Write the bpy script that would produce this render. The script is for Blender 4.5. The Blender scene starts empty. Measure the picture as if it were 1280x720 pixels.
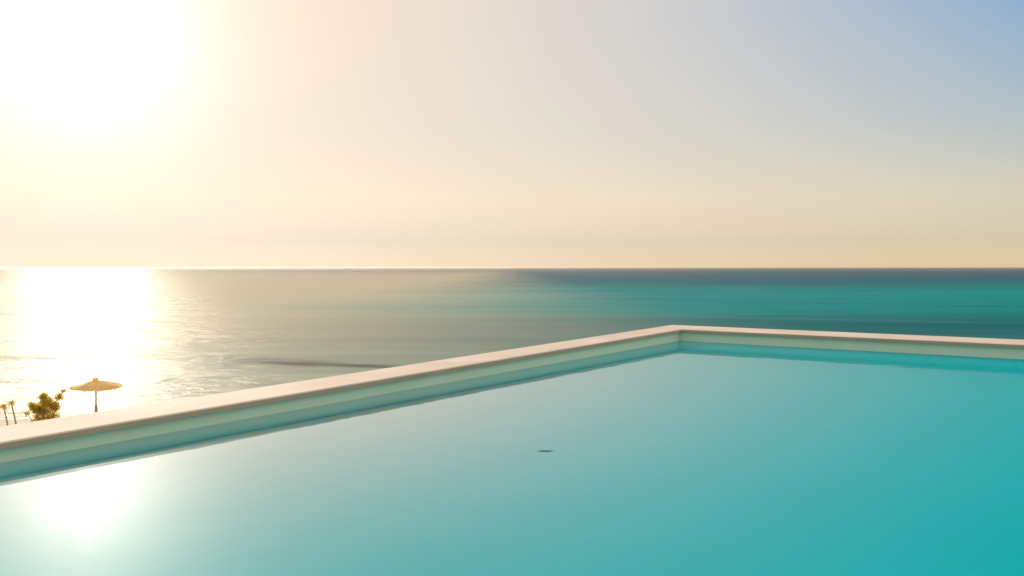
import bpy, bmesh, math, random
from mathutils import Vector, noise

R = math.radians
scene = bpy.context.scene
col = scene.collection
random.seed(11)

# ------------------------------------------------------------------ camera
F_PX = 1041.0                      # focal length in pixels of a 1280 wide frame
CAM_H = 1.2                        # eye height over the pool water (water is z = 0)
cam_d = bpy.data.cameras.new('camera')
cam_d.sensor_width = 36.0
cam_d.lens = 36.0 * F_PX / 1280.0
cam_d.clip_start = 0.05
cam_d.clip_end = 250000
cam = bpy.data.objects.new('camera', cam_d)
col.objects.link(cam)
cam.location = (0, 0, CAM_H)
cam.rotation_euler = (R(90) - math.atan(26.0 / F_PX), 0, 0)
scene.camera = cam

SUN_AZ = math.atan((104 - 640) / F_PX)      # to the left of straight ahead
SUN_EL = R(14.4)
HAZE_DENSITY = 0.8e-4
SUN_DIR = Vector((math.sin(SUN_AZ) * math.cos(SUN_EL), math.cos(SUN_AZ) * math.cos(SUN_EL), math.sin(SUN_EL)))

# ------------------------------------------------------------------ render
scene.view_settings.view_transform = 'Standard'
scene.view_settings.look = 'None'
scene.view_settings.gamma = 1.0
scene.view_settings.use_curve_mapping = False
scene.view_settings.exposure = 0.0
scene.cycles.use_denoising = True
scene.cycles.caustics_refractive = True
scene.cycles.max_bounces = 10
scene.cycles.transparent_max_bounces = 16
scene.cycles.sample_clamp_indirect = 8

# ------------------------------------------------------------------ node helpers
class NT:
    def __init__(s, tree):
        s.t = tree
        s.t.nodes.clear()
    def n(s, kind, **kw):
        nd = s.t.nodes.new(kind)
        for k, v in kw.items():
            setattr(nd, k, v)
        return nd
    def l(s, a, b):
        s.t.links.new(a, b)
    def val(s, sock, v):
        if isinstance(v, bpy.types.NodeSocket):
            s.l(v, sock)
        elif v is not None:
            if hasattr(sock.default_value, '__len__') and not hasattr(v, '__len__'):
                v = [v] * len(sock.default_value)
            if hasattr(sock.default_value, '__len__') and len(sock.default_value) == 4 and len(v) == 3:
                v = (*v, 1)
            sock.default_value = v
    def math(s, op, a, b=None, c=None, clamp=False):
        nd = s.n('ShaderNodeMath', operation=op, use_clamp=clamp)
        for i, v in enumerate((a, b, c)):
            if v is not None:
                s.val(nd.inputs[i], v)
        return nd.outputs[0]
    def vmath(s, op, a, b=None, scale=None):
        nd = s.n('ShaderNodeVectorMath', operation=op)
        s.val(nd.inputs[0], a)
        if b is not None:
            s.val(nd.inputs[1], b)
        if scale is not None:
            s.val(nd.inputs['Scale'], scale)
        return nd.outputs['Value'] if op in ('DOT_PRODUCT', 'LENGTH', 'DISTANCE') else nd.outputs[0]
    def mix(s, f, a, b, blend='MIX'):
        nd = s.n('ShaderNodeMix', data_type='RGBA', blend_type=blend)
        s.val(nd.inputs[0], f)
        s.val(nd.inputs[6], a)
        s.val(nd.inputs[7], b)
        return nd.outputs[2]
    def ramp(s, f, stops, interp='LINEAR'):
        nd = s.n('ShaderNodeValToRGB')
        cr = nd.color_ramp
        cr.interpolation = interp
        while len(cr.elements) < len(stops):
            cr.elements.new(0.5)
        for e, (p, c) in zip(cr.elements, stops):
            e.position = p
            e.color = (c, c, c, 1) if not hasattr(c, '__len__') else (*c, 1)
        s.val(nd.inputs[0], f)
        return nd.outputs[0]
    def maprange(s, v, a, b, c, d, smooth=False):
        nd = s.n('ShaderNodeMapRange', interpolation_type='SMOOTHSTEP' if smooth else 'LINEAR')
        s.val(nd.inputs[0], v)
        for i, x in enumerate((a, b, c, d)):
            s.val(nd.inputs[i + 1], x)
        return nd.outputs[0]
    def noise(s, vec, scale, detail=3, rough=0.5, dist=0.0):
        nd = s.n('ShaderNodeTexNoise')
        s.val(nd.inputs['Vector'], vec)
        nd.inputs['Scale'].default_value = scale
        nd.inputs['Detail'].default_value = detail
        nd.inputs['Roughness'].default_value = rough
        nd.inputs['Distortion'].default_value = dist
        return nd.outputs[0]
    def mapping(s, vec, scale=(1, 1, 1), rot=(0, 0, 0), loc=(0, 0, 0)):
        nd = s.n('ShaderNodeMapping')
        s.val(nd.inputs[0], vec)
        nd.inputs['Location'].default_value = loc
        nd.inputs['Rotation'].default_value = rot
        nd.inputs['Scale'].default_value = scale
        return nd.outputs[0]
    def bump(s, h, strength, dist, normal=None):
        nd = s.n('ShaderNodeBump')
        s.val(nd.inputs['Strength'], strength)
        s.val(nd.inputs['Distance'], dist)
        s.val(nd.inputs['Height'], h)
        if normal is not None:
            s.l(normal, nd.inputs['Normal'])
        return nd.outputs[0]
    def principled(s, **kw):
        nd = s.n('ShaderNodeBsdfPrincipled')
        for k, v in kw.items():
            s.val(nd.inputs[k.replace('_', ' ')], v)
        return nd
    def out(s, surf):
        o = s.n('ShaderNodeOutputMaterial')
        s.l(surf, o.inputs['Surface'])


def new_mat(name):
    m = bpy.data.materials.new(name)
    m.use_nodes = True
    return m, NT(m.node_tree)

# ------------------------------------------------------------------ sky and sun
world = bpy.data.worlds.new('World')
scene.world = world
world.use_nodes = True
w = NT(world.node_tree)
sky = w.n('ShaderNodeTexSky', sky_type='NISHITA')
sky.sun_disc = False
sky.sun_elevation = SUN_EL
sky.sun_rotation = SUN_AZ          # measured clockwise from +Y
sky.altitude = 0
sky.air_density = 1.0
sky.dust_density = 1.0
sky.ozone_density = 1.0
tc = w.n('ShaderNodeTexCoord')
dirv = w.vmath('NORMALIZE', tc.outputs['Generated'])
cosang = w.vmath('DOT_PRODUCT', dirv, tuple(SUN_DIR))
ang = w.math('ARCCOSINE', w.math('MINIMUM', cosang, 0.999999))
# hazy summer air: the contrast of the clear sky is softened, the low band is creamy,
# and forward scattered sunlight makes a bright patch round the sun
SKY_STRENGTH = 0.10
sepd = w.n('ShaderNodeSeparateXYZ')
w.l(dirv, sepd.inputs[0])
elev = w.math('MAXIMUM', sepd.outputs[2], 0.0)
soft = w.n('ShaderNodeGamma')
w.l(w.vmath('SCALE', sky.outputs[0], scale=0.1), soft.inputs[0])
soft.inputs[1].default_value = 0.27
tint = w.ramp(elev, [(0.0, (0.69, 0.645, 0.67)), (0.03, (0.635, 0.606, 0.63)), (0.08, (0.80, 0.705, 0.64)), (0.16, (0.815, 0.73, 0.664)), (0.30, (0.956, 0.80, 0.68)),
                     (0.36, (0.956, 0.80, 0.68)), (0.55, (0.956, 0.80, 0.68)), (0.85, (1.0, 0.86, 0.76))])
high_fill = w.maprange(elev, 0.34, 0.75, 1.0, 2.1, True)  # added gain: unseen sky overhead brightened to fill the foreground
rear_fill = w.maprange(ang, R(72), R(120), 1.0, 1.45, True)  # same added fill from the unseen sky behind the camera
away = w.maprange(ang, R(10), R(60), 0, 1)
te = w.maprange(elev, 0.0, 0.28, 0, 1)
front = w.math('MULTIPLY', w.maprange(elev, 0.33, 0.5, 1, 0, True), w.maprange(ang, R(70), R(100), 1, 0, True))
cool = w.mix(w.math('MULTIPLY', w.math('MULTIPLY', w.math('POWER', away, 2.6), te), front), (1, 1, 1), (0.27, 0.63, 1.15))
cool2 = w.mix(w.math('MULTIPLY', away, w.math('SUBTRACT', 1.0, te)), (1, 1, 1), (1.36, 1.17, 0.84))
base = w.mix(1.0, w.mix(1.0, soft.outputs[0], tint, 'MULTIPLY'), w.mix(1.0, cool, cool2, 'MULTIPLY'), 'MULTIPLY')
glow = w.math('MULTIPLY', w.math('EXPONENT', w.math('MULTIPLY', ang, -1 / R(3.3))), 1.9)
near = w.math('DIVIDE', ang, R(17))
near = w.math('SUBTRACT', 1.0, w.math('MULTIPLY', w.math('EXPONENT', w.math('MULTIPLY', w.math('MULTIPLY', near, near), -1.0)), 0.20))
base = w.vmath('MULTIPLY', w.vmath('SCALE', base, scale=near), (1.02, 1.045, 1.05))
tot = w.vmath('ADD', base, w.vmath('SCALE', (1.0, 0.95, 0.88), scale=glow))
tot = w.vmath('SCALE', tot, scale=w.math('MULTIPLY', w.math('MULTIPLY', high_fill, rear_fill), 10.0))
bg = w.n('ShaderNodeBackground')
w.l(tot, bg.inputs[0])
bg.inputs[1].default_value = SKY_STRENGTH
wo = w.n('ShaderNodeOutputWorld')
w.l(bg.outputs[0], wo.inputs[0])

sl = bpy.data.lights.new('sun', 'SUN')
sl.energy = 3.6
sl.angle = R(0.6)
sl.color = (1.0, 0.86, 0.68)
so = bpy.data.objects.new('sun', sl)
col.objects.link(so)
so.location = SUN_DIR * 60
so.rotation_euler = (-SUN_DIR).to_track_quat('-Z', 'Y').to_euler()

# ------------------------------------------------------------------ object helpers
def link(name, bm, mat, parent=None, smooth=False, up=False):
    me = bpy.data.meshes.new(name)
    bmesh.ops.recalc_face_normals(bm, faces=bm.faces)
    if up and sum(f.normal.z for f in bm.faces) < 0:
        bmesh.ops.reverse_faces(bm, faces=bm.faces)
    bm.to_mesh(me)
    bm.free()
    if smooth:
        for p in me.polygons:
            p.use_smooth = True
    for m in (mat if isinstance(mat, (list, tuple)) else [mat]):
        me.materials.append(m)
    o = bpy.data.objects.new(name, me)
    col.objects.link(o)
    if parent:
        o.parent = parent
    return o

def thing(name, label, cat, loc=(0, 0, 0), rotz=0, group=None):
    o = bpy.data.objects.new(name, None)
    o.empty_display_size = 0.2
    col.objects.link(o)
    o.location = loc
    o.rotation_euler = (0, 0, rotz)
    o['label'] = label
    o['category'] = cat
    if group:
        o['group'] = group
    return o

def structure(o, kind='structure'):
    o['kind'] = kind
    return o

def add_hexa(bm, pts):
    """eight points: bottom ring of four then top ring of four"""
    v = [bm.verts.new(p) for p in pts]
    for f in ((0, 3, 2, 1), (4, 5, 6, 7), (0, 1, 5, 4), (1, 2, 6, 5), (2, 3, 7, 6), (3, 0, 4, 7)):
        bm.faces.new([v[i] for i in f])
    return v

def add_box(bm, x0, x1, y0, y1, z0, z1):
    return add_hexa(bm, [(x0, y0, z0), (x1, y0, z0), (x1, y1, z0), (x0, y1, z0),
                         (x0, y0, z1), (x1, y0, z1), (x1, y1, z1), (x0, y1, z1)])

def add_tube(bm, pts, radii, sides=8, cap=True):
    pts = [Vector(p) for p in pts]
    rings = []
    up = Vector((0.31, 0.17, 0.93)).normalized()
    for i, p in enumerate(pts):
        t = (pts[min(i + 1, len(pts) - 1)] - pts[max(i - 1, 0)]).normalized()
        a = t.cross(up if abs(t.dot(up)) < 0.97 else Vector((1, 0, 0))).normalized()
        b = t.cross(a).normalized()
        rings.append([bm.verts.new(p + (a * math.cos(k * 2 * math.pi / sides) + b * math.sin(k * 2 * math.pi / sides)) * radii[i]) for k in range(sides)])
    for r0, r1 in zip(rings, rings[1:]):
        for k in range(sides):
            bm.faces.new((r0[k], r0[(k + 1) % sides], r1[(k + 1) % sides], r1[k]))
    if cap:
        bm.faces.new(rings[0][::-1])
        bm.faces.new(rings[-1])
    return rings

# ------------------------------------------------------------------ materials
def stone_mat(name, c0, c1, rough=0.6, bump=0.25, mottle=2.2, joints=False):
    m, t = new_mat(name)
    pos = t.n('ShaderNodeTexCoord').outputs['Object']
    a = t.noise(pos, mottle, 6, 0.6)
    b = t.noise(pos, 60, 4, 0.6)
    c = t.mix(t.maprange(a, 0.3, 0.7, 0, 1), c0, c1)
    c = t.mix(t.maprange(b, 0.35, 0.75, 0.0, 0.35), c, tuple(x * 0.72 for x in c0))
    if joints:                                 # fine mortar joints between the coping slabs
        sp = t.n('ShaderNodeSeparateXYZ')
        t.l(pos, sp.inputs[0])
        def line(v, off):
            f = t.math('ABSOLUTE', t.math('SUBTRACT', t.math('FRACT', t.math('ADD', t.math('DIVIDE', t.math('SUBTRACT', v, off), 1.2), 0.5)), 0.5))
            return t.math('LESS_THAN', f, 0.0028)
        j = t.math('MAXIMUM', line(sp.outputs[0], 0.3), line(sp.outputs[1], -0.3))
        c = t.mix(t.math('MULTIPLY', j, 0.45), c, tuple(x * 0.5 for x in c0))
    p = t.principled(Base_Color=c, Roughness=rough, Normal=t.bump(b, bump, 0.01))
    t.out(p.outputs[0])
    return m

M_COPING = stone_mat('coping_stone', (0.47, 0.35, 0.26), (0.62, 0.50, 0.40), 0.8, 0.3, 1.3, True)
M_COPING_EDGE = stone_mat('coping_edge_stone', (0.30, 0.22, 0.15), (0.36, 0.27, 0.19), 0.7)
M_PLASTER = stone_mat('pool_wall_render', (0.46, 0.59, 0.44), (0.52, 0.63, 0.48), 0.7, 0.15, 1.1)
M_OUTER = stone_mat('outer_wall_render', (0.55, 0.50, 0.43), (0.62, 0.57, 0.50), 0.85)
M_DECK = stone_mat('deck_stone', (0.48, 0.42, 0.35), (0.56, 0.50, 0.43), 0.7)

def tile_mat():
    m, t = new_mat('turquoise_mosaic')
    pos = t.n('ShaderNodeTexCoord').outputs['Object']
    a = t.noise(pos, 0.8, 4, 0.55)
    c = t.mix(t.maprange(a, 0.3, 0.7, 0, 1), (0.006, 0.64, 0.68), (0.008, 0.72, 0.71))
    b = t.noise(pos, 34, 2, 0.5)
    c = t.mix(t.maprange(b, 0.4, 0.7, 0, 0.22), c, (0.005, 0.52, 0.56))
    p = t.principled(Base_Color=c, Roughness=0.4)
    t.out(p.outputs[0])
    return m
M_TILE = tile_mat()

def skylight_polarisation(t):
    """clear skylight is polarised at right angles to the sun, and water mirrors that part of it
    more weakly than the unpolarised light from round the sun"""
    inc = t.n('ShaderNodeNewGeometry').outputs['Incoming']
    mir = t.vmath('MULTIPLY', inc, (-1.0, -1.0, 1.0))
    c = t.vmath('DOT_PRODUCT', mir, tuple(SUN_DIR))
    c2 = t.math('MULTIPLY', c, c)
    p = t.math('DIVIDE', t.math('SUBTRACT', 1.0, c2), t.math('ADD', 1.0, c2))
    return t.math('POWER', t.math('SUBTRACT', 1.0, t.math('MULTIPLY', p, 0.95)), 2.7)

def pool_water_mat():
    m, t = new_mat('pool_water')
    pos = t.n('ShaderNodeTexCoord').outputs['Object']
    r1 = t.noise(t.mapping(pos, (1, 1, 1)), 1.3, 2, 0.45, 0.4)
    r2 = t.noise(t.mapping(pos, (0.35, 1, 1), (0, 0, R(12))), 5.0, 2, 0.5, 0.2)
    h = t.math('ADD', t.math('MULTIPLY', r1, 1.0), t.math('MULTIPLY', r2, 0.18))
    nrm = t.bump(h, 1.0, 0.0022)
    fr = t.n('ShaderNodeFresnel')
    fr.inputs['IOR'].default_value = 1.33
    t.l(nrm, fr.inputs['Normal'])
    fac = t.math('MULTIPLY', t.maprange(fr.outputs[0], 0.0, 0.47, 0.0, 0.94, True), skylight_polarisation(t))
    g = t.n('ShaderNodeBsdfGlossy')
    g.inputs['Roughness'].default_value = 0.014
    t.l(nrm, g.inputs['Normal'])
    g2 = t.n('ShaderNodeBsdfGlossy')           # fine ripples: a wide soft sheen
    g2.inputs['Roughness'].default_value = 0.5
    t.l(nrm, g2.inputs['Normal'])
    rf = t.n('ShaderNodeBsdfRefraction')
    rf.inputs['Color'].default_value = (0.35, 0.99, 0.985, 1)
    rf.inputs['IOR'].default_value = 1.33
    rf.inputs['Roughness'].default_value = 0.06
    t.l(nrm, rf.inputs['Normal'])
    mx = t.n('ShaderNodeMixShader')
    t.l(fac, mx.inputs[0])
    # suspended light scattering inside the body of the water
    body = t.n('ShaderNodeBsdfDiffuse')
    bn = t.noise(pos, 0.35, 3, 0.5)
    t.l(t.mix(bn, (0.0, 0.375, 0.42), (0.0, 0.43, 0.44)), body.inputs['Color'])
    bm_ = t.n('ShaderNodeMixShader')
    bm_.inputs[0].default_value = 0.62
    t.l(rf.outputs[0], bm_.inputs[1])
    t.l(body.outputs[0], bm_.inputs[2])
    t.l(bm_.outputs[0], mx.inputs[1])
    t.l(g.outputs[0], mx.inputs[2])
    m2 = t.n('ShaderNodeMixShader')
    pol = skylight_polarisation(t)
    t.l(t.math('MULTIPLY', pol, 0.032), m2.inputs[0])
    t.l(mx.outputs[0], m2.inputs[1])
    t.l(g2.outputs[0], m2.inputs[2])
    t.out(m2.outputs[0])
    return m
M_WATER = pool_water_mat()

def sea_mat():
    m, t = new_mat('sea_water')
    pos = t.n('ShaderNodeTexCoord').outputs['Object']
    sep = t.n('ShaderNodeSeparateXYZ')
    t.l(pos, sep.inputs[0])
    X, Y = sep.outputs[0], sep.outputs[1]
    # distance off shore, with wandering edges; log scale so near bands and the far water both fit
    wob = t.noise(t.mapping(pos, (0.0035, 0.012, 1)), 1.0, 4, 0.55)
    d = t.math('ADD', Y, t.math('MULTIPLY', X, -0.06))
    d = t.math('MULTIPLY', d, t.maprange(wob, 0.2, 0.8, 0.82, 1.18))
    lg = t.maprange(t.math('LOGARITHM', t.math('MAXIMUM', d, 1.0), 10.0), 1.6, 3.6, 0, 1)
    def P(dist):
        return (math.log10(dist) - 1.6) / 2.0
    body = t.ramp(lg, [(P(60), (0.06, 0.20, 0.17)), (P(120), (0.02, 0.12, 0.12)), (P(136), (0.003, 0.10, 0.11)),
                       (P(160), (0.008, 0.12, 0.12)), (P(185), (0.003, 0.205, 0.195)), (P(300), (0.002, 0.205, 0.20)),
                       (P(430), (0.003, 0.18, 0.185)), (P(560), (0.015, 0.10, 0.125)), (P(1600), (0.03, 0.075, 0.115))])
    patch = t.noise(t.mapping(pos, (0.004, 0.03, 1)), 1.0, 5, 0.6)
    body = t.mix(t.maprange(patch, 0.45, 0.75, 0, 0.5), body, (0.015, 0.11, 0.115))
    fine = t.noise(t.mapping(pos, (0.012, 0.11, 1), (0, 0, R(-4))), 1.0, 5, 0.65)
    body = t.mix(t.maprange(fine, 0.42, 0.68, 0.0, 0.4, True), body, (0.008, 0.085, 0.095))
    # warm veil of sun glare towards the left painted into the colour, with sandy shallows
    warm_veil = t.math('MULTIPLY', t.maprange(t.math('ADD', X, t.math('MULTIPLY', wob, 60.0)), 85.0, -45.0, 0.0, 0.9, True), t.maprange(Y, 400.0, 2600.0, 1.0, 0.25, True))
    body = t.mix(warm_veil, body, (0.43, 0.36, 0.24))
    # a wave's shaded face painted into the colour near the shore and a pale foam line farther out
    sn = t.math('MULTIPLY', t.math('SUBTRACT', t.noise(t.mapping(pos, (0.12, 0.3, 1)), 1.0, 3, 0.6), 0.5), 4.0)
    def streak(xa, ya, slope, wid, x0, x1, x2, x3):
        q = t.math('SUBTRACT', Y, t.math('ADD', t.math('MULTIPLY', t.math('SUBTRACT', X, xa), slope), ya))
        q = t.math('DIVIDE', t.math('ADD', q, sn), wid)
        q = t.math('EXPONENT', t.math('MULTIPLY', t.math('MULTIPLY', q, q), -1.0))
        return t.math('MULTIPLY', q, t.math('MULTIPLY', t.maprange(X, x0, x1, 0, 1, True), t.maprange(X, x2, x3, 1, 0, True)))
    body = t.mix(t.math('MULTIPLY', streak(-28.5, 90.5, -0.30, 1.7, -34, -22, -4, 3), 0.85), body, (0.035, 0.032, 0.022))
    body = t.mix(t.math('MULTIPLY', streak(39.0, 171.0, -0.36, 2.6, 25, 42, 80, 105), 0.12), body, (0.22, 0.30, 0.27))
    # wave relief: chop and longer swell, crests along the shore
    n1 = t.noise(t.mapping(pos, (0.30, 0.9, 1), (0, 0, R(8))), 1.0, 6, 0.62, 0.3)
    n2 = t.noise(t.mapping(pos, (0.03, 0.11, 1), (0, 0, R(-5))), 1.0, 4, 0.55, 0.3)
    h = t.math('ADD', t.math('MULTIPLY', n1, 0.5), t.math('MULTIPLY', n2, 2.0))
    nrm = t.bump(h, 0.9, 0.9)
    dif = t.n('ShaderNodeBsdfDiffuse')
    t.l(body, dif.inputs['Color'])
    g1 = t.n('ShaderNodeBsdfGlossy')
    g1.inputs['Roughness'].default_value = 0.26
    t.l(nrm, g1.inputs['Normal'])
    g2 = t.n('ShaderNodeBsdfGlossy')
    g2.inputs['Roughness'].default_value = 0.52
    t.l(nrm, g2.inputs['Normal'])
    m1 = t.n('ShaderNodeMixShader')
    pol = skylight_polarisation(t)
    t.l(t.math('MULTIPLY', pol, 0.055), m1.inputs[0])
    t.l(dif.outputs[0], m1.inputs[1])
    t.l(g1.outputs[0], m1.inputs[2])
    m2 = t.n('ShaderNodeMixShader')
    t.l(t.math('MULTIPLY', pol, 0.05), m2.inputs[0])
    t.l(m1.outputs[0], m2.inputs[1])
    t.l(g2.outputs[0], m2.inputs[2])
    t.out(m2.outputs[0])
    return m
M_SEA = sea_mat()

def sand_mat():
    m, t = new_mat('beach_sand')
    geo = t.n('ShaderNodeNewGeometry')
    pos = geo.outputs['Position']
    a = t.noise(pos, 0.25, 5, 0.6)
    b = t.noise(pos, 6, 6, 0.65)
    c = t.mix(t.maprange(a, 0.3, 0.7, 0, 1), (0.48, 0.39, 0.27), (0.56, 0.46, 0.34))
    sep = t.n('ShaderNodeSeparateXYZ')
    t.l(pos, sep.inputs[0])
    wet = t.maprange(t.math('ADD', sep.outputs[2], t.math('MULTIPLY', a, 0.25)), -8.92, -8.70, 1, 0, True)
    c = t.mix(t.math('MULTIPLY', wet, 0.75), c, (0.26, 0.20, 0.13))
    p = t.principled(Base_Color=c, Roughness=t.maprange(wet, 0, 1, 0.9, 0.35), Normal=t.bump(b, 0.6, 0.15))
    t.out(p.outputs[0])
    return m
M_SAND = sand_mat()

def leaf_mat(name, c0, c1, trans=0.45, thru=(1.9, 1.5, 0.35)):
    m, t = new_mat(name)
    oi = t.n('ShaderNodeNewGeometry')
    rnd = oi.outputs['Random Per Island']
    c = t.mix(rnd, c0, c1)
    d = t.principled(Base_Color=c, Roughness=0.55)
    tr = t.n('ShaderNodeBsdfTranslucent')
    t.l(t.mix(1.0, c, thru, 'MULTIPLY'), tr.inputs['Color'])
    mx = t.n('ShaderNodeMixShader')
    mx.inputs[0].default_value = trans
    t.l(d.outputs[0], mx.inputs[1])
    t.l(tr.outputs[0], mx.inputs[2])
    t.out(mx.outputs[0])
    return m
M_LEAF = leaf_mat('shrub_leaf', (0.29, 0.27, 0.025), (0.46, 0.38, 0.05), 0.7)
M_LEAF_DRY = leaf_mat('dry_leaf', (0.36, 0.30, 0.12), (0.50, 0.40, 0.18), 0.6)
M_FLOAT_LEAF = leaf_mat('floating_leaf', (0.085, 0.31, 0.28), (0.10, 0.33, 0.29), 0.0)
M_THATCH = leaf_mat('thatch', (0.60, 0.49, 0.19), (0.80, 0.68, 0.33), 0.6, (1.4, 1.22, 0.55))

def wood_mat():
    m, t = new_mat('weathered_wood')
    pos = t.n('ShaderNodeTexCoord').outputs['Object']
    a = t.noise(t.mapping(pos, (14, 14, 1.2)), 1.0, 5, 0.6)
    c = t.mix(a, (0.29, 0.21, 0.10), (0.42, 0.32, 0.18))
    p = t.principled(Base_Color=c, Roughness=0.8, Normal=t.bump(a, 0.5, 0.02))
    t.out(p.outputs[0])
    return m
M_WOOD = wood_mat()

# ------------------------------------------------------------------ sea
SEA_Z = -9.0
def spaced(lo, hi, n, p):
    return [lo + (hi - lo) * (i / n) ** p for i in range(n + 1)]
bm = bmesh.new()
ys = [-30000, -8000, -600, -60] + spaced(30, 240, 230, 1.25) + spaced(246, 1200, 90, 1.6)[0:] + [1600, 2400, 4000, 8000, 14000, 30000]
xs_core = [i * 2.0 - 150 for i in range(151)]
xs = [-30000, -9000, -2500, -900, -450, -250] + xs_core + [200, 300, 450, 900, 2500, 9000, 30000]
def swell(x, y):
    if y < 30 or y > 1200 or abs(x) > 460:
        return 0.0
    fade = min(1.0, (1200 - y) / 500.0) * min(1.0, (460 - abs(x)) / 200)
    v = 0.0
    yy = y - 0.06 * x + 9 * noise.noise(Vector((x * 0.012, y * 0.02, 3.1)))
    s = 0.5 + 0.5 * math.sin(yy * 2 * math.pi / 23.0)
    amp = 0.5 + 0.9 * noise.noise(Vector((x * 0.010, y * 0.016, 8.3)))
    v += max(0.0, amp) * 0.42 * (s ** 3 - 0.3)
    v += 0.10 * noise.noise(Vector((x * 0.09, y * 0.22, 0)))
    return v * fade
grid = [[bm.verts.new((x, y, SEA_Z + swell(x, y))) for x in xs] for y in ys]
for r0, r1 in zip(grid, grid[1:]):
    for i in range(len(xs) - 1):
        bm.faces.new((r0[i], r0[i + 1], r1[i + 1], r1[i]))
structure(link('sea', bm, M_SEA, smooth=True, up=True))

# ------------------------------------------------------------------ beach below the pool terrace
def ground_z(x, y):
    base = -8.05 + 0.45 * noise.noise(Vector((x * 0.03, y * 0.03, 1.7)))
    shore = 58.5 + 0.02 * x + 2.2 * noise.noise(Vector((x * 0.05, 0, 5.0)))
    t = (y - (shore - 14)) / 14.0
    if t > 0:
        base -= (base - SEA_Z) * min(1, t) + max(0, t - 1) * 1.2
    return base + 0.04 * noise.noise(Vector((x * 0.6, y * 0.6, 0)))
bm = bmesh.new()
gx = [-400, -200, -120] + [i * 1.5 - 90 for i in range(121)] + [120, 200, 400]
gy = [-200, -60] + [i * 1.2 - 30 for i in range(92)]
grid = [[bm.verts.new((x, y, ground_z(x, y))) for x in gx] for y in gy]
for r0, r1 in zip(grid, grid[1:]):
    for i in range(len(gx) - 1):
        bm.faces.new((r0[i], r0[i + 1], r1[i + 1], r1[i]))
structure(link('beach', bm, M_SAND, smooth=True, up=True))

# ------------------------------------------------------------------ sea air
m, t = new_mat('sea_haze')
pv = t.n('ShaderNodeVolumePrincipled')
pv.inputs['Color'].default_value = (0.84, 0.74, 0.61, 1)
pv.inputs['Density'].default_value = HAZE_DENSITY
pv.inputs['Anisotropy'].default_value = 0.64
mo = t.n('ShaderNodeOutputMaterial')
t.l(pv.outputs[0], mo.inputs['Volume'])
bm = bmesh.new()
add_box(bm, -31000, 31000, -31000, 31000, -13.5, 1.27)
structure(link('haze', bm, m), 'stuff')

# ------------------------------------------------------------------ swimming pool
# plan axes: d runs along the left edge away from the camera, r runs along the far edge to the right
ANG = math.atan(722.0 / F_PX)
dvec = Vector((math.sin(ANG), math.cos(ANG), 0))
rvec = Vector((math.cos(ANG), -math.sin(ANG), 0))
def on_water(px, py, z=0.0):
    dy = py - 334.0
    y = (CAM_H - z) * F_PX / dy
    return Vector(((px - 640.0) / F_PX * y, y, z))
corner = on_water(850, 426.3)
# local pool frame: origin at the far left water corner, +x along the far edge, +y towards the camera
POOL_L = corner.dot(dvec) - 0.55          # to the deck edge in front of the camera
POOL_W = 11.0
pool = thing('swimming_pool', 'turquoise swimming pool with pale stone coping overlooking the sea', 'swimming pool',
             (corner.x, corner.y, 0), 0)
pool.rotation_euler = (0, 0, math.atan2(rvec.y, rvec.x))
def L(u, v, z):                # u right along the far edge, v towards the camera
    return (u, -v, z)
DEPTH = -1.5
W_C, W_L, W_R = 0.196, 0.152, 0.20        # coping height: at the corner, near left end, right
LEFT_V = POOL_L + 3.0
def left_h(v):
    return W_C + (W_L - W_C) * v / 7.6
OV = 0.045                                 # coping overhang over the water
CT = 0.045                                 # coping thickness
CW_L, CW_F = 0.55, 0.86                    # coping widths

# inner walls above and below the water line
def wall_panel(name, mat, a, b, za0, za1, zb0, zb1, thick, nrm, parent):
    bm = bmesh.new()
    a = Vector((a[0], a[1], 0)); b = Vector((b[0], b[1], 0)); n = Vector((nrm[0], nrm[1], 0)) * thick
    add_hexa(bm, [(*a.xy, za0), (*b.xy, zb0), (*(b + n).xy, zb0), (*(a + n).xy, za0),
                  (*a.xy, za1), (*b.xy, zb1), (*(b + n).xy, zb1), (*(a + n).xy, za1)])
    return link(name, bm, mat, parent)
p00 = L(0, 0, 0); pL = L(0, LEFT_V, 0); pR = L(POOL_W, 0, 0); pRL = L(POOL_W, LEFT_V, 0)
hl, hc, hr = left_h(LEFT_V) - CT, W_C - CT, W_R - CT
wall_panel('freeboard_wall', M_PLASTER, p00, pL, -0.06, hc, -0.06, hl, 0.3, (-1, 0), pool)
wall_panel('freeboard_wall', M_PLASTER, L(-0.3, 0, 0), L(POOL_W + .3, 0, 0), -0.06, hc, -0.06, hr, 0.3, (0, 1), pool)
wall_panel('freeboard_wall', M_PLASTER, pR, pRL, -0.06, hr, -0.06, hr, 0.3, (1, 0), pool)
wall_panel('tiled_wall', M_TILE, p00, pL, DEPTH, -0.06, DEPTH, -0.06, 0.3, (-1, 0), pool)
wall_panel('tiled_wall', M_TILE, L(-0.3, 0, 0), L(POOL_W + .3, 0, 0), DEPTH, -0.06, DEPTH, -0.06, 0.3, (0, 1), pool)
wall_panel('tiled_wall', M_TILE, pR, pRL, DEPTH, -0.06, DEPTH, -0.06, 0.3, (1, 0), pool)
wall_panel('tiled_wall', M_TILE, L(-0.3, POOL_L, 0), L(POOL_W + .3, POOL_L, 0), DEPTH, -0.002, DEPTH, -0.002, 0.3, (0, -1), pool)
bm = bmesh.new()
add_box(bm, -0.3, POOL_W + 0.3, -POOL_L - 0.3, 0.3, DEPTH - 0.25, DEPTH)
link('pool_floor', bm, M_TILE, pool)

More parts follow.
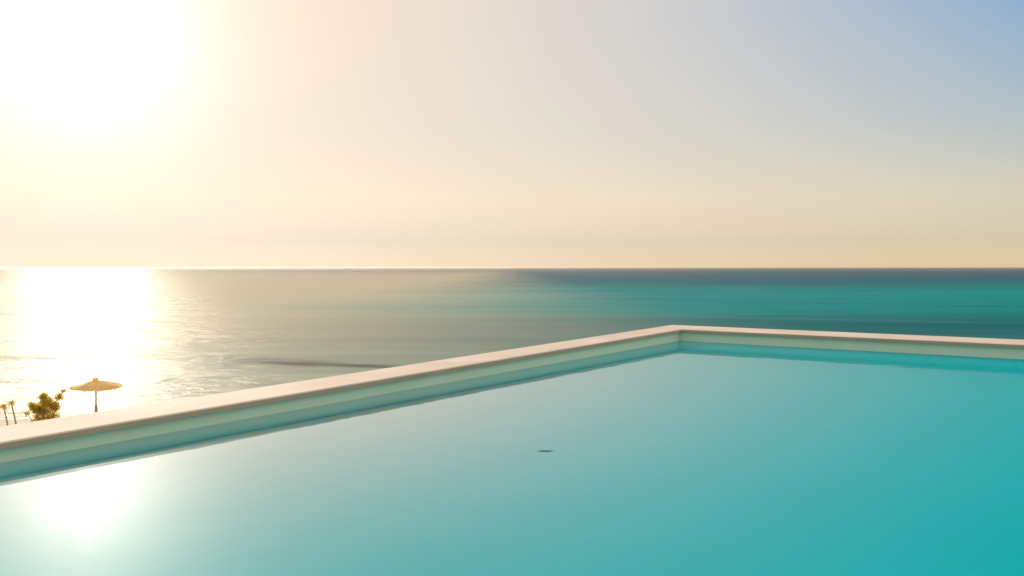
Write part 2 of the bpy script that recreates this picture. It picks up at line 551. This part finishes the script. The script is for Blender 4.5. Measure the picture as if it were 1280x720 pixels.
# coping: lip of slabs with fine joints and a rounded front edge
def coping(name, a, b, za, zb, width, inward, a_miter, b_miter):
    """a, b: ends of the front edge; inward: direction from the front edge away from the water"""
    a = Vector(a); b = Vector(b); inn = Vector(inward)
    run = (b - a)
    bm = bmesh.new()
    prof = [(0.0, -CT), (0.0, -0.010), (0.004, -0.003), (0.012, 0.0), (width - 0.012, 0.0), (width - 0.003, -0.004), (width, -0.012), (width, -CT)]
    rings = []
    ts = [0.0, 1.0]
    for t in ts:
        ring = []
        for (q, z) in prof:
            base = a + run * t + inn * q
            base = base - run.normalized() * (q * a_miter if t == 0 else -q * b_miter)
            ring.append(bm.verts.new((base.x, base.y, za + (zb - za) * t + z)))
        rings.append(ring)
    n = len(prof)
    for r0, r1 in zip(rings, rings[1:]):
        for k in range(n):
            f = bm.faces.new((r0[k], r0[(k + 1) % n], r1[(k + 1) % n], r1[k]))
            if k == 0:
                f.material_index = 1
    bm.faces.new(rings[0]); bm.faces.new(rings[-1][::-1])
    return link(name, bm, [M_COPING, M_COPING_EDGE], pool)
ml = CW_F / CW_L
coping('coping', L(OV, OV, 0), L(OV, LEFT_V, 0), W_C, left_h(LEFT_V), CW_L, (-1, 0, 0), ml, 0)
coping('coping', L(OV, OV, 0), L(POOL_W - OV, OV, 0), W_C, W_R, CW_F, (0, 1, 0), 1 / ml, 1 / ml)
coping('coping', L(POOL_W - OV, OV, 0), L(POOL_W - OV, LEFT_V, 0), W_R, W_R, CW_L, (1, 0, 0), ml, 0)

# outer retaining walls down to the beach
def outer_wall(a, b, za, zb, nrm):
    wall_panel('retaining_wall', M_OUTER, a, b, -9.4, za, -9.4, zb, 0.17, nrm, pool)
outer_wall(L(-0.305, -0.305, 0), L(-0.305, LEFT_V, 0), hc - .004, hl - .004, (-1, 0))
outer_wall(L(-0.475, -0.305, 0), L(POOL_W + 0.475, -0.305, 0), hc - .004, hr - .004, (0, 1))
outer_wall(L(POOL_W + 0.305, -0.305, 0), L(POOL_W + 0.305, LEFT_V, 0), hr - .004, hr - .004, (1, 0))

# pool water
bm = bmesh.new()
nx, ny = 60, 70
g = [[bm.verts.new(L(POOL_W * i / nx, (POOL_L) * j / ny, 0)) for i in range(nx + 1)] for j in range(ny + 1)]
for j in range(ny):
    for i in range(nx):
        bm.faces.new((g[j][i], g[j][i + 1], g[j + 1][i + 1], g[j + 1][i]))
pw = structure(link('pool_water', bm, M_WATER, smooth=True, up=True))
pw.location = pool.location
pw.rotation_euler = pool.rotation_euler

# terrace the camera stands on
bm = bmesh.new()
y0, y1 = -POOL_L - 14, -POOL_L - 0.31
nslab = 8
add_box(bm, 0.30 - 0.3, POOL_W, y0, y1, -9.4, 0.085)
deck = structure(link('pool_deck', bm, M_DECK))
deck.location = pool.location
deck.rotation_euler = pool.rotation_euler

# ------------------------------------------------------------------ thatched beach umbrella
def at(px, dist):
    return (px - 640.0) / F_PX * dist
UD = 50.0
ux = at(118, UD)
uz = ground_z(ux, UD) - 0.05
um = thing('thatched_umbrella', 'thatched beach umbrella on a thin pole standing on the sand before the glittering sea', 'beach umbrella', (ux, UD, uz))
rim = -5.98 - uz
top = rim + 0.36
bm = bmesh.new()
add_tube(bm, [(0, 0, 0), (0, 0, rim * 0.5), (0.01, 0, top - 0.15)], [0.055, 0.05, 0.045], 10)
link('pole', bm, M_WOOD, um, True)
bm = bmesh.new()
add_tube(bm, [(0, 0, 0), (0, 0, 1.28), (0, 0, 1.33)], [0.095, 0.09, 0.06], 10)
link('pole_sleeve', bm, M_WOOD, um, True)
# frame ribs
for k in range(8):
    a = k * math.pi / 4 + 0.2
    bm = bmesh.new()
    add_tube(bm, [(0.05 * math.cos(a), 0.05 * math.sin(a), top - 0.16), (1.36 * math.cos(a), 1.36 * math.sin(a), rim - 0.01)], [0.022, 0.016], 6)
    link('rib', bm, M_WOOD, um)
# thatch roof: a thick low cone plus hanging blades
def thatch_roof():
    bm = bmesh.new()
    rnd = random.Random(5)
    seg = 40
    prof = [(0.10, top), (0.5, top - 0.09), (0.95, top - 0.20), (1.38, rim + 0.02), (1.40, rim - 0.06), (0.9, rim + 0.05), (0.12, top - 0.10)]
    rings = []
    for (r, z) in prof:
        ring = []
        for k in range(seg):
            a = k * 2 * math.pi / seg
            rr = r * (1 + 0.05 * math.sin(3 * a + 1) + rnd.uniform(-0.03, 0.03))
            ring.append(bm.verts.new((rr * math.cos(a), rr * math.sin(a), z + rnd.uniform(-0.02, 0.02) + 0.03 * r * math.sin(2 * a))))
        rings.append(ring)
    for r0, r1 in zip(rings, rings[1:] + rings[:1]):
        for k in range(seg):
            bm.faces.new((r0[k], r0[(k + 1) % seg], r1[(k + 1) % seg], r1[k]))
    for i in range(1500):
        a = rnd.uniform(0, 2 * math.pi)
        r = 0.25 + 1.15 * math.sqrt(rnd.random())
        z = top + 0.015 - (r / 1.40) * (top - rim - 0.02) + 0.03 * r * math.sin(2 * a)
        Ln = rnd.uniform(0.18, 0.42)
        drop = Ln * rnd.uniform(0.3, 0.55)
        wd = rnd.uniform(0.012, 0.03)
        c, s = math.cos(a), math.sin(a)
        p0 = Vector((r * c, r * s, z)); p1 = Vector(((r + Ln * .8) * c, (r + Ln * .8) * s, z - drop))
        lim = 1.50 + 0.12 * math.sin(a * 5 + 2) + rnd.uniform(-0.06, 0.06)
        if r + Ln * .8 > lim:
            p1 = Vector((lim * c, lim * s, z - drop))
        side = Vector((-s, c, 0)) * wd
        vv = [bm.verts.new(p) for p in (p0 - side, p0 + side, p1 + side * 0.4, p1 - side * 0.4)]
        bm.faces.new(vv)
    return bm
link('thatch_canopy', thatch_roof(), M_THATCH, um)
bm = bmesh.new()
bmesh.ops.create_icosphere(bm, subdivisions=3, radius=0.17)
for v in bm.verts:
    v.co = Vector((v.co.x * 1.05, v.co.y * 1.05, v.co.z * 0.8)) * (1 + 0.12 * noise.noise(v.co * 9)) + Vector((0, 0, top + 0.05))
link('thatch_cap', bm, M_THATCH, um, True)

# ------------------------------------------------------------------ plants on the beach
def leaf_quad(bm, p, size, rnd, aspect=2.2):
    n = Vector((rnd.gauss(0, 1), rnd.gauss(0, 1), rnd.gauss(0, 1) + 0.4)).normalized()
    t = n.orthogonal().normalized()
    b = n.cross(t)
    ca, sa = math.cos(rnd.uniform(0, 6.28)), 0
    ang = rnd.uniform(0, 6.28)
    u = t * math.cos(ang) + b * math.sin(ang)
    v = n.cross(u)
    L_, W_ = size, size / aspect
    pts = [p, p + u * L_ * .45 + v * W_ * .5, p + u * L_ + n * L_ * .12, p + u * L_ * .45 - v * W_ * .5]
    bm.faces.new([bm.verts.new(q) for q in pts])

def shrub(name, label, px, dist, clumps, leaf, seed, mat):
    rnd = random.Random(seed)
    x = at(px, dist)
    z = ground_z(x, dist) - 0.03
    t = thing(name, label, 'shrub', (x, dist, z))
    bm = bmesh.new(); bs = bmesh.new()
    for (cx, cy, cz, rr, n) in clumps:
        cz = cz - z
        base = Vector((cx * 0.15, cy * 0.15, 0))
        mid = Vector((cx * 0.5 + rnd.uniform(-.1, .1), cy * 0.5, cz * 0.5))
        add_tube(bs, [base, mid, (cx, cy, cz)], [0.045, 0.03, 0.012], 6)
        for i in range(int(n * 1.7)):
            dv = Vector((rnd.gauss(0, 1), rnd.gauss(0, 1), rnd.gauss(0, 1))).normalized()
            r = rr * (rnd.random() ** 0.45) * (0.85 + 0.4 * noise.noise(dv * 2.3 + Vector((cx, cy, seed))))
            p = Vector((cx, cy, cz)) + Vector((dv.x * r, dv.y * r, dv.z * r * 0.9))
            if p.z > 0.02:
                leaf_quad(bm, p, leaf * rnd.uniform(0.7, 1.3), rnd)
    link('stems', bs, M_WOOD, t, True)
    link('foliage', bm, mat, t)
    return t
BD = 46.0
def zz(py, dist):
    return CAM_H - (py - 334.0) * dist / F_PX
def bx(px, ref, dist):
    return (px - ref) * dist / F_PX
cl = []
for (px, py, r, n, cy) in [(43, 511, .36, 420, 0), (50, 514, .38, 420, .1), (57, 503, .42, 520, -.1), (52, 496, .28, 260, 0), (64, 509, .38, 440, .1),
                           (68, 498, .30, 170, .3), (73, 491, .20, 60, .3), (37, 507, .22, 130, 0), (47, 525, .5, 420, 0), (62, 522, .5, 420, 0), (31, 517, .16, 50, 0),
                           (54, 540, .6, 350, 0)]:
    cl.append((bx(px, 52, BD), cy, zz(py, BD), r, n))
shrub('shrub', 'rounded olive green shrub behind the left end of the coping beside the thatched umbrella', 52, BD, cl, 0.115, 3, M_LEAF)

def stalk(px_base, px_top, py_top, dist, label, seed):
    rnd = random.Random(seed)
    x = at(px_base, dist)
    z = ground_z(x, dist) - 0.03
    t = thing('beach_plant', label, 'plant', (x, dist, z), 0, 'thin stalked plants left of the shrub')
    topz = zz(py_top, dist) - z
    tx = (px_top - px_base) * dist / F_PX
    bm = bmesh.new()
    pts = []
    for i in range(9):
        q = i / 8
        pts.append((tx * q + 0.06 * math.sin(q * 3.1) , 0.05 * math.sin(q * 4 + seed), topz * q - (0.05 * max(0, q - .85))))
    add_tube(bm, pts, [0.06 - 0.03 * i / 8 for i in range(9)], 8)
    link('stem', bm, M_WOOD, t, True)
    bm = bmesh.new()
    tip = Vector(pts[-1])
    for k in range(46):
        a = rnd.uniform(0, 6.28)
        ln = rnd.uniform(0.25, 0.5)
        c, s = math.cos(a), math.sin(a)
        rise = rnd.uniform(-0.05, 0.14)
        pv = []
        for j in range(4):
            q = j / 3
            pv.append(tip + Vector((c * ln * q * .8 - 0.1 * q, s * ln * q * .8, rise * math.sin(q * 2.2) * 1.4 - 0.34 * q * q * rnd.uniform(.7, 1.2))))
        wv = Vector((-s, c, 0)) * 0.022
        prev = None
        for j, p in enumerate(pv):
            ww = wv * (1 - 0.85 * j / 3)
            cur = (bm.verts.new(p - ww), bm.verts.new(p + ww))
            if prev:
                bm.faces.new((prev[0], prev[1], cur[1], cur[0]))
            prev = cur
    link('leaf_tuft', bm, M_LEAF_DRY, t)
    return t
stalk(21, 12.5, 503, 40.0, 'thin leaning plant stalk with a drooping tuft nearest the shrub', 1)
stalk(12, 2.5, 508, 40.0, 'thin leaning plant stalk with a drooping tuft at the left edge of the view', 2)

# ------------------------------------------------------------------ leaf on the pool water
lp = on_water(682, 563.5, 0.004)
bm = bmesh.new()
n = 9
ring = []
for i in range(n):
    q = i / (n - 1)
    wdt = 0.021 * math.sin(math.pi * q) ** 0.7
    ring.append([bm.verts.new((-0.052 + 0.104 * q, sgn * wdt, 0.001 + 0.001 * abs(sgn) * math.sin(math.pi * q))) for sgn in (-1, 0, 1)])
for r0, r1 in zip(ring, ring[1:]):
    for k in range(2):
        bm.faces.new((r0[k], r0[k + 1], r1[k + 1], r1[k]))
lf = link('leaf', bm, M_FLOAT_LEAF)
sm = lf.modifiers.new('thickness', 'SOLIDIFY'); sm.thickness = 0.0012
lf.location = lp
lf['label'] = 'small dark leaf floating alone on the smooth pool water'
lf['category'] = 'leaf'
